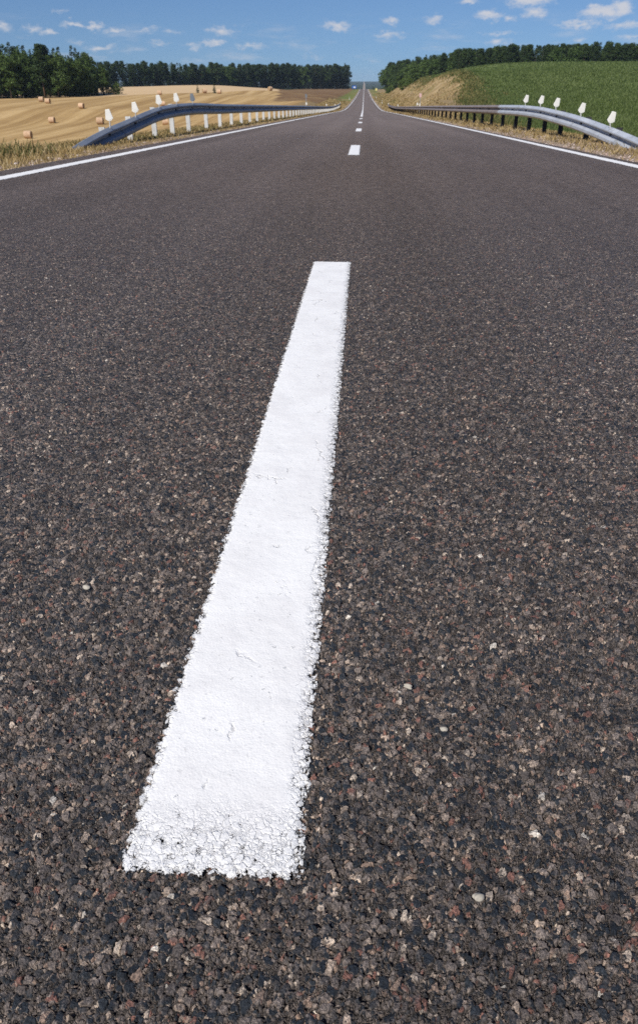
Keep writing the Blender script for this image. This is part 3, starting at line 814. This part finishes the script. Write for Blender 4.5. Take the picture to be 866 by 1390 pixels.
def crown_mesh(kind, H, Wd, seed, dens=1.0):
    """clumps of leaf faces spread through the crown"""
    r = np.random.default_rng(seed); C = []; S = []
    if kind == 'pine':
        z0 = .30 * H; n = int(80 * dens)
        for i in range(n):
            u = r.random() ** .8; z = z0 + (H - z0) * u
            rad = Wd / 2 * (math.sin(math.pi * (.12 + .80 * u)) ** .8) * (1.05 - .35 * u)
            a = r.uniform(0, 6.28); q = rad * r.random() ** .45
            C.append((q * math.cos(a), q * math.sin(a), z - .4)); S.append(1.0 + .5 * r.random())
    elif kind == 'spruce':
        z0 = .08 * H; n = int(90 * dens)
        for i in range(n):
            u = r.random() ** 1.25; z = z0 + (H - z0) * u
            rad = Wd / 2 * (1 - u) ** .8 * (1 + .22 * math.sin(u * 38)) + .15
            a = r.uniform(0, 6.28); q = rad * r.random() ** .4
            C.append((q * math.cos(a), q * math.sin(a), z - .25 * q)); S.append(.55 + .6 * (1 - u))
    else:
        z0 = (.10 if kind == 'broadleaf' else .0) * H; n = int(95 * dens)
        lobes = [(r.uniform(-.28, .28) * Wd, r.uniform(-.28, .28) * Wd, z0 + (H - z0) * r.uniform(.25, .78), Wd * r.uniform(.2, .33)) for _ in range(8)] + [(0, 0, z0 + (H - z0) * .8, Wd * .24), (0, 0, z0 + (H - z0) * .3, Wd * .36)]
        for i in range(n):
            lx, ly, lz, lr = lobes[r.integers(len(lobes))]
            dv = r.normal(size=3); dv /= np.linalg.norm(dv); q = lr * r.random() ** .35
            C.append((lx + dv[0] * q, ly + dv[1] * q, max(lz + dv[2] * q * 1.15, z0 * .7 + .2))); S.append(.075 * Wd + .06 * Wd * r.random())
    C = np.array(C); S = np.array(S); per = 44
    n = len(C) * per
    c = np.repeat(C, per, 0); s = np.repeat(S, per)
    off = r.normal(size=(n, 3)); off /= np.linalg.norm(off, axis=1)[:, None]
    off *= (s * r.random(n) ** .4)[:, None] * np.array([1, 1, .75])
    p = c + off
    ls = s * r.uniform(.13, .30, n)
    nrm = off / (np.linalg.norm(off, axis=1)[:, None] + 1e-9) * .6 + r.normal(size=(n, 3)) * .55 + np.array([0, 0, .3])
    nrm /= np.linalg.norm(nrm, axis=1)[:, None]
    t1 = np.cross(nrm, r.normal(size=(n, 3))); t1 /= np.linalg.norm(t1, axis=1)[:, None]; t2 = np.cross(nrm, t1)
    a = (t1 * ls[:, None]); b = (t2 * (ls * r.uniform(.5, 1, n))[:, None])
    V = np.stack([p - a, p - b * .9, p + a, p + b * 1.1], 1).reshape(-1, 3)
    return V, np.arange(n * 4).reshape(-1, 4)

def trunk_mb(kind, H, Wd, seed):
    r = np.random.default_rng(seed + 99); mb = MB()
    top = H * (.93 if kind in ('pine', 'spruce') else .7); b = .011 * H + .05
    pts = [(0, 0, -.5)]; 
    for k in range(1, 6): pts.append((r.normal() * .02 * H * k / 5 * .5, r.normal() * .02 * H * k / 5 * .5, top * k / 5))
    mb.tube(pts, [b * 1.25] + [b * (1 - .17 * k) for k in range(1, 6)], 7)
    for k in range(7):
        u = r.uniform(.42 if kind == 'pine' else .2, .85); i = int(u * 5); f = u * 5 - i
        p = np.array(pts[i]) * (1 - f) + np.array(pts[min(i + 1, 5)]) * f
        a = r.uniform(0, 6.28); L = Wd * .36 * (1.1 - .7 * u); up = -.1 if kind == 'spruce' else .35
        q = p + np.array([math.cos(a) * L, math.sin(a) * L, L * up])
        mb.tube([p, (p + q) / 2 + np.array([0, 0, .08 * L]), q], [b * .35, b * .22, b * .08], 5)
    return mb

class Proto:
    def __init__(s, kind, H, Wd, seed, mat, bark, dens=1.0):
        s.kind, s.H = kind, H
        V, F = crown_mesh(kind, H, Wd, seed, dens); s.V, s.F = V, F; s.mat = mat; s.bark = bark
        s.crown = np_mesh('crown', V, F, [mat], False)
        mb = trunk_mb(kind, H, Wd, seed)
        me = bpy.data.meshes.new('trunk'); me.from_pydata(mb.v, [], mb.f); me.materials.append(bark)
        for f in me.polygons: f.use_smooth = True
        s.trunk = me
    def place(s, x, y, h, label, group, cat='tree', name=None, zoff=-.1, rz=None):
        o = empty(name or {'pine': 'pine_tree', 'spruce': 'spruce_tree', 'broadleaf': 'broadleaf_tree', 'shrub': 'shrub'}[s.kind], (x, y, gz1(x, y) + zoff), random.uniform(0, 6.28) if rz is None else rz)
        k = h / s.H; wf = random.uniform(.98, 1.22); o.scale = (k * wf, k * wf, k)
        link('trunk' if s.kind != 'shrub' else 'stem', s.trunk, o); link('crown' if s.kind != 'shrub' else 'foliage', s.crown, o)
        return tag(o, label, cat, group)

pines = [Proto('pine', 20, 6.8, 100 + i, M_PINE, M_BARKP) for i in range(4)]
spruces = [Proto('spruce', 20, 6.0, 200 + i, M_SPR, M_BARK) for i in range(3)]
broads = [Proto('broadleaf', 14, 10, 300 + i, M_DEC, M_BARK, 1.5) for i in range(3)]
M_BUSH = leaf_material('bush_leaves', (.060, .095, .020), (.105, .150, .034), (.160, .205, .058))
shrubs = [Proto('shrub', 3, 3.8, 400 + i, M_BUSH, M_BARK, .8) for i in range(2)]

def along(poly, step):
    P = np.array(poly, float); d = np.r_[0, np.cumsum(np.linalg.norm(np.diff(P, axis=0), axis=1))]
    s = np.arange(0, d[-1], step)
    return np.interp(s, d, P[:, 0]), np.interp(s, d, P[:, 1])

LAB = {'pine': 'dark bare-trunked pine ', 'spruce': 'dark pointed spruce ', 'broadleaf': 'rounded leafy green tree '}
def row(poly, step, mixk, hs, where, group, jit=1.6):
    xs, ys = along(poly, step)
    for i, (x, y) in enumerate(zip(xs, ys)):
        u = i / max(1, len(xs) - 1)
        pr = random.choice(random.choices([pines, spruces, broads], mixk)[0])
        h = (hs[0] + (hs[1] - hs[0]) * u) * random.uniform(.93, 1.07) * (.9 if pr.kind == 'broadleaf' else 1)
        pr.place(x + random.uniform(-jit, jit), y + random.uniform(-jit, jit) * 1.5, h, LAB[pr.kind] + where, group)

# long wood beyond the left field, from the tall corner at the crest leftward
row([(-15, 852), (-45, 800), (-80, 735), (-130, 650), (-178, 560), (-235, 485)], 4.7, (7, 2, .6), (21, 13.2), 'in the long wood beyond the left fields', 'trees of the long wood beyond the left fields')
# near clump on the far left
row([(-160, 276), (-128, 284), (-104, 297), (-102, 330)], 3.4, (.3, .6, 7), (20.5, 9.5), 'in the tall clump at the left edge of the stubble', 'trees of the clump at the left edge of the stubble', 2.2)
row([(-160, 290), (-120, 298), (-108, 318), (-112, 345), (-130, 372)], 4.0, (1.2, 3, 4), (20.5, 11.5), 'standing behind the front of the left clump', 'trees behind the front of the left clump', 2.2)
# right wood: along the road cutting and behind the green hill
row([(17, 660), (22, 600), (29, 540), (36, 470), (46, 436)], 4.8, (4, 2, 3), (18, 14.5), 'in the wood above the cut bank right of the road', 'trees of the wood above the right bank')
row([(46, 430), (70, 418), (110, 415), (190, 425)], 3.2, (5, 2, 2), (14, 14.5), 'in the wood behind the green hill', 'trees of the wood behind the green hill')
for x, y, h, lab in [(21, 585, 10.5, 'rounded pale green tree at the road end of the right wood'), (25.5, 545, 12.5, 'broad bushy tree bulging from the right wood over the bank'),
                     (29, 500, 13, 'low leafy tree in front of the pines above the bank'), (23.5, 562, 9, 'lowest leafy tree at the foot of the right wood, beside the bulging one')]:
    broads[random.randrange(3)].place(x, y, h, lab, 'leafy trees in front of the right wood')
# unpeopled depth of the woods as one mass each
def mass(regions, label, kinds, hmul=1.0):
    V = []; F = []; M = []; base = 0
    for poly, depth, (dx, dy), cnt, hs in regions:
        xs, ys = along(poly, 1.0)
        for _ in range(cnt):
            i = random.randrange(len(xs)); q = random.uniform(4, depth); pr = random.choice(random.choices([pines, spruces, broads], kinds)[0])
            x = xs[i] + dx * q; y = ys[i] + dy * q; h = (hs[0] + (hs[1] - hs[0]) * i / len(xs)) * random.uniform(.85, 1.0) * hmul
            if random.random() < .45: h *= .5; pr = random.choice(spruces + broads)
            k = h / pr.H; a = random.uniform(0, 6.28)
            sel = np.random.default_rng(int(q * 1e4)).random(len(pr.F)) < .6
            v = pr.V.reshape(-1, 4, 3)[sel].reshape(-1, 3) * k
            c, s = math.cos(a), math.sin(a)
            V.append(np.stack([v[:, 0] * c - v[:, 1] * s + x, v[:, 0] * s + v[:, 1] * c + y, v[:, 2] + gz1(x, y)], 1))
            F.append(np.arange(len(v)).reshape(-1, 4) + base); M.append(np.full(len(v) // 4, {'pine': 0, 'spruce': 1, 'broadleaf': 2}[pr.kind])); base += len(v)
    me = np_mesh('wood', np.concatenate(V), np.concatenate(F), [M_PINE, M_SPR, M_DEC], False, np.concatenate(M))
    tag(link('wood', me), label, 'wood', kind='stuff')
mass([([(-15, 852), (-80, 735), (-178, 560), (-225, 500), (-290, 420)], 22, (-.85, .55), 480, (21, 13))], 'dark interior of the long wood beyond the left fields', (7, 3, 1))
mass([([(-160, 290), (-112, 320), (-130, 372)], 16, (-.8, .4), 190, (19.5, 11)), ([(-170, 280), (-240, 300)], 25, (0, 1), 60, (18, 18)), ([(-160, 268), (-128, 277), (-103, 290), (-99, 312)], 9, (-.35, .93), 130, (9, 6))], 'dark interior of the clump at the left edge of the stubble', (3, 4, 2))
mass([([(19, 660), (36, 470), (46, 436)], 22, (.9, .35), 260, (17.5, 14.5)), ([(14, 655), (20, 595), (26, 540), (33, 470), (42, 436)], 8, (.93, .36), 70, (8, 6)), ([(46, 430), (70, 418), (110, 415), (200, 428)], 14, (0, 1), 800, (15, 15.2))], 'dark interior of the wood right of the road', (5, 3, 1))

SH = [(shrubs[0], -96.5, 326, 4.4, 'round dark green bush at the border of the pale field', 'shrub'),
      (spruces[0], -58.5, 297, 3.6, 'small dark conifer left of the bale on the rise', 'tree'),
      (spruces[1], -53.0, 299, 4.0, 'small brownish conifer right of the bale on the rise', 'tree'),
      (shrubs[1], 16.6, 345, 4.2, 'green bush halfway along the top of the cut bank', 'shrub'),
      (shrubs[0], 17.2, 318, 3.0, 'green bush at the near end of the bushes on the bank', 'shrub'),
      (shrubs[1], 13.0, 420, 3.4, 'low green bush at the foot of the right wood by the road', 'shrub'),
      (shrubs[0], 14.0, 455, 3.8, 'green bush under the bulging tree at the end of the bank', 'shrub')]
for pr, x, y, h, lab, cat in SH: pr.place(x, y, h, lab, None, cat, zoff=-.5)

# ------------------------------------------------------------------ signs and marker posts
M_BLUE = simple_mat('blue_sign_face', (.02, .11, .42), .4, var=.05)
M_SIGNW = simple_mat('white_sign_face', (.75, .75, .75), .4, var=.03)
M_YEL = simple_mat('pale_yellow_sign', (.72, .62, .22), .4, var=.05)
M_STEEL = simple_mat('sign_steel', (.36, .37, .38), .5, .4, var=.1)
M_PINK = simple_mat('pinkish_plate', (.62, .40, .38), .5, var=.1)

def add_sign(name, x, y, parts, label, cat):
    root = empty(name, (x, y, gz1(x, y))); tag(root, label, cat)
    for pn, mb, mat in parts: mb.build(pn, mat, root)
    return root
mb1 = MB(); mb1.tube([(-.9, .05, -.3), (-.9, .05, 4.0)], .05); mb2 = MB(); mb2.tube([(.9, .05, -.3), (.9, .05, 4.0)], .05)
pl = MB(); pl.box((0, 0, 3.0), (3.2, .03, 2.0)); bd = MB(); bd.box((.25, -.02, 2.85), (1.5, .006, .9))
add_sign('road_sign', -7.6, 655, [('pole', mb1, M_STEEL), ('pole', mb2, M_STEEL), ('sign_board', pl, M_BLUE), ('white_panel', bd, M_SIGNW)], 'small blue direction sign with white panel near the crest, left of the road', 'road sign')
mb1 = MB(); mb1.tube([(0, .05, -.3), (0, .05, 2.4)], .04); pl = MB(); pl.box((0, 0, 1.9), (1.3, .03, 1.3))
add_sign('road_sign', 8.6, 600, [('pole', mb1, M_STEEL), ('sign_board', pl, M_YEL)], 'small pale yellow sign near the crest, right of the road', 'road sign')
mb1 = MB(); mb1.tube([(0, 0, -.3), (0, 0, 2.15)], .035); pl = MB(); pl.box((0, -.05, 1.85), (.30, .02, .42)); w = MB(); w.tube([(0, 0, .35), (0, 0, .95)], .075)
add_sign('kilometre_post', 7.3, 110, [('pole', mb1, M_STEEL), ('plate', pl, M_PINK), ('white_collar', w, M_WHITE)], 'slim kilometre post with a pinkish plate at the foot of the right bank', 'marker post')
mb1 = MB(); mb1.tube([(0, 0, -.3), (0, 0, 2.3)], .04); pl = MB(); pl.box((0, -.05, 2.1), (.24, .02, .4))
add_sign('kilometre_post', -7.5, 110, [('pole', mb1, M_STEEL), ('plate', pl, M_GREY)], 'slim grey kilometre post behind the left guardrail', 'marker post')
for x, y, lab in [(5.3, 245, 'white marker post just past the end of the right guardrail'), (5.4, 367, 'white marker post on the climb, right of the road, farther than the others'),
                  (-5.6, 330, 'white marker post on the climb, left of the road')]:
    p = MB(); p.prism([(-.06, -.05, -.2), (.06, -.05, -.2), (.06, .05, -.2), (-.06, .05, -.2)], (0, 0, 1.15)); 
    q = MB(); q.box((0, -.002, .72), (.126, .106, .18))
    add_sign('marker_post', x, y, [('post', p, M_SIGNW), ('black_band', q, M_POST_R)], lab, 'marker post')

# ------------------------------------------------------------------ haze
hz = MB(); hz.box((0, 0, 5.0), (16900, 16900, 90))
m = bpy.data.materials.new('air'); m.use_nodes = True; t = NT(m.node_tree)
for n in list(t.n):
    if n.type == 'BSDF_PRINCIPLED': t.n.remove(n)
out = next(n for n in t.n if n.type == 'OUTPUT_MATERIAL')
pv = t.node('ShaderNodeVolumePrincipled'); pv.inputs['Color'].default_value = (.66, .82, 1, 1); pv.inputs['Density'].default_value = .00007
t.l.new(pv.outputs[0], out.inputs['Volume'])
tag(hz.build('haze', m), 'thin bluish summer haze over the distance', 'haze', kind='stuff')

# ------------------------------------------------------------------ sky, sun
SUN_EL, SUN_AZ = R(44), math.atan2(-.56, -.83)       # azimuth measured from +Y toward +X
w = bpy.data.worlds.new('World'); scene.world = w; w.use_nodes = True
t = NT(w.node_tree)
for n in list(t.n): t.n.remove(n)
geo = t.node('ShaderNodeTexCoord').outputs['Generated']
sky = t.node('ShaderNodeTexSky', sky_type='NISHITA', sun_disc=False, sun_elevation=SUN_EL, sun_rotation=SUN_AZ, air_density=1.0, dust_density=.3, ozone_density=1.0, altitude=100)
t.put(sky.inputs[0], t.vm('NORMALIZE', t.vm('ADD', t.vm('MULTIPLY', geo, (1, 1, .95)), (0, 0, .06))))
x, y, z = t.sep(geo)
az = t.m('ARCTAN2', x, y); el = t.m('ARCSINE', z)
# cumulus: (pixel-free) azimuth, elevation, half-widths in milliradians
CLOUDS = [(88,22,9,4,.5),(106,39,17,4,.9),(133,40,14,4,.9),(162,44,14,4,.7),(6,44,12,7,.7),(50,46,14,5,.6),(70,49,12,4,.7),(105,59,14,4,.4),(138,67,20,4,.7),
          (200,45,18,4,.5),(236,46,14,4,.4),(217,60,14,4,.5),(264,64,14,4,.6),(303,44,22,8,.7),(293,59,20,4,.7),(341,63,20,5,.6),(425,76,14,3,.3),
          (456,38,20,6,.8),(527,32,12,5,.8),(525,48,22,5,.6),(583,31,13,5,.7),(625,8,12,5,.8),(653,26,17,7,.95),(681,30,11,5,.7),(703,7,30,9,1.1),(712,24,16,7,.95),
          (770,39,32,5,.7),(797,25,30,8,1.1),(820,20,13,10,1.1),(830,40,24,5,.7),(667,60,16,5,.7),(690,65,10,3,.5),(773,57,11,4,.6),(843,56,18,4,.5),(668,47,22,4,.5),(880,32,24,7,.8),
          (-60,40,22,6,.8),(-120,25,30,8,.9),(960,20,34,9,1.0),(1040,45,26,6,.8)]
uv = t.node('ShaderNodeCombineXYZ'); t.put(uv.inputs[0], az); t.put(uv.inputs[1], el)
uvw = t.vm('ADD', uv.outputs[0], t.vm('SCALE', t.vm('SUBTRACT', t.noise(t.vm('MULTIPLY', uv.outputs[0], (1, 1.8, 1)), 55, 4, .6, out=1), (.5, .5, .5)), scale=.018))
acc = None
for px, py, hw, hh, st in CLOUDS:
    a = math.atan((px - 494.3) / 1160); e = math.atan((110 - py) / 1343)
    dv = t.vm('MULTIPLY', t.vm('SUBTRACT', uvw, (a, e, 0)), (1160 / (hw * 1.25), 1343 / (hh * 1.3), 0))
    f = t.m('MULTIPLY', t.m('SUBTRACT', 1.0, t.vm('LENGTH', dv)), st)
    acc = f if acc is None else t.m('MAXIMUM', acc, f)
fb = t.noise(t.vm('MULTIPLY', uv.outputs[0], (1, 1.7, 1)), 120, 5, .62)
cm = t.step(.0, .95, t.m('ADD', acc, t.m('MULTIPLY', t.m('SUBTRACT', fb, .46), 1.1)))
wisp = t.m('MULTIPLY', t.step(.50, .78, t.noise(t.vm('MULTIPLY', uv.outputs[0], (1, 4.5, 1)), 16, 5, .6)), t.step(.075, .03, el))
cm = t.m('MAXIMUM', t.m('MULTIPLY', cm, .85), t.m('MULTIPLY', wisp, .46))
skyc = t.mix(1.0, sky.outputs[0], (.46, .635, .93), 'MULTIPLY')
colr = t.mix(cm, skyc, (7.2, 7.2, 7.6))
bg = t.node('ShaderNodeBackground'); t.put(bg.inputs['Color'], colr); bg.inputs['Strength'].default_value = .09
wo = t.node('ShaderNodeOutputWorld'); t.l.new(bg.outputs[0], wo.inputs['Surface'])

sun = bpy.data.lights.new('sun', 'SUN'); sun.energy = 5.0; sun.angle = R(.53); sun.color = (1, .955, .89)
so = bpy.data.objects.new('sun', sun); COL.objects.link(so)
from mathutils import Vector, Matrix
sd = Vector((math.sin(SUN_AZ) * math.cos(SUN_EL), math.cos(SUN_AZ) * math.cos(SUN_EL), math.sin(SUN_EL)))
so.rotation_euler = sd.to_track_quat('Z', 'Y').to_euler(); so.location = sd * 100

# ------------------------------------------------------------------ camera
F_PX, IMW, IMH, YH = 1000.0, 866.0, 1390.0, 110.0
yaw, roll, CAMZ = -0.05265, -0.00044, .65277
th = math.atan((IMH / 2 - YH) / F_PX)
fwd = Vector((math.sin(yaw) * math.cos(th), math.cos(yaw) * math.cos(th), -math.sin(th)))
rt = Vector((math.cos(yaw), -math.sin(yaw), 0)); dn = fwd.cross(rt)
r2 = rt * math.cos(roll) + dn * math.sin(roll); d2 = -rt * math.sin(roll) + dn * math.cos(roll)
cam = bpy.data.cameras.new('camera'); co = bpy.data.objects.new('camera', cam); COL.objects.link(co)
up = -d2; bk = -fwd
co.matrix_world = Matrix(((r2.x, up.x, bk.x, 0), (r2.y, up.y, bk.y, 0), (r2.z, up.z, bk.z, CAMZ), (0, 0, 0, 1)))
cam.sensor_fit = 'VERTICAL'; cam.sensor_height = 36; cam.lens = 36 * F_PX / IMH
cam.clip_start = .02; cam.clip_end = 30000
cam.dof.use_dof = True; cam.dof.focus_distance = 1.0; cam.dof.aperture_fstop = 18
scene.camera = co

scene.render.engine = 'CYCLES'
cy = scene.cycles
cy.use_denoising = False; cy.max_bounces = 6; cy.diffuse_bounces = 3; cy.glossy_bounces = 2; cy.transmission_bounces = 2; cy.volume_bounces = 0
cy.transparent_max_bounces = 8; cy.use_adaptive_sampling = True; cy.adaptive_threshold = .01
cy.sample_clamp_direct = 3.0; cy.sample_clamp_indirect = 2.0; cy.caustics_reflective = False; cy.caustics_refractive = False
vs = scene.view_settings
vs.view_transform = 'Standard'; vs.look = 'None'; vs.exposure = 0; vs.gamma = 1; vs.use_curve_mapping = False
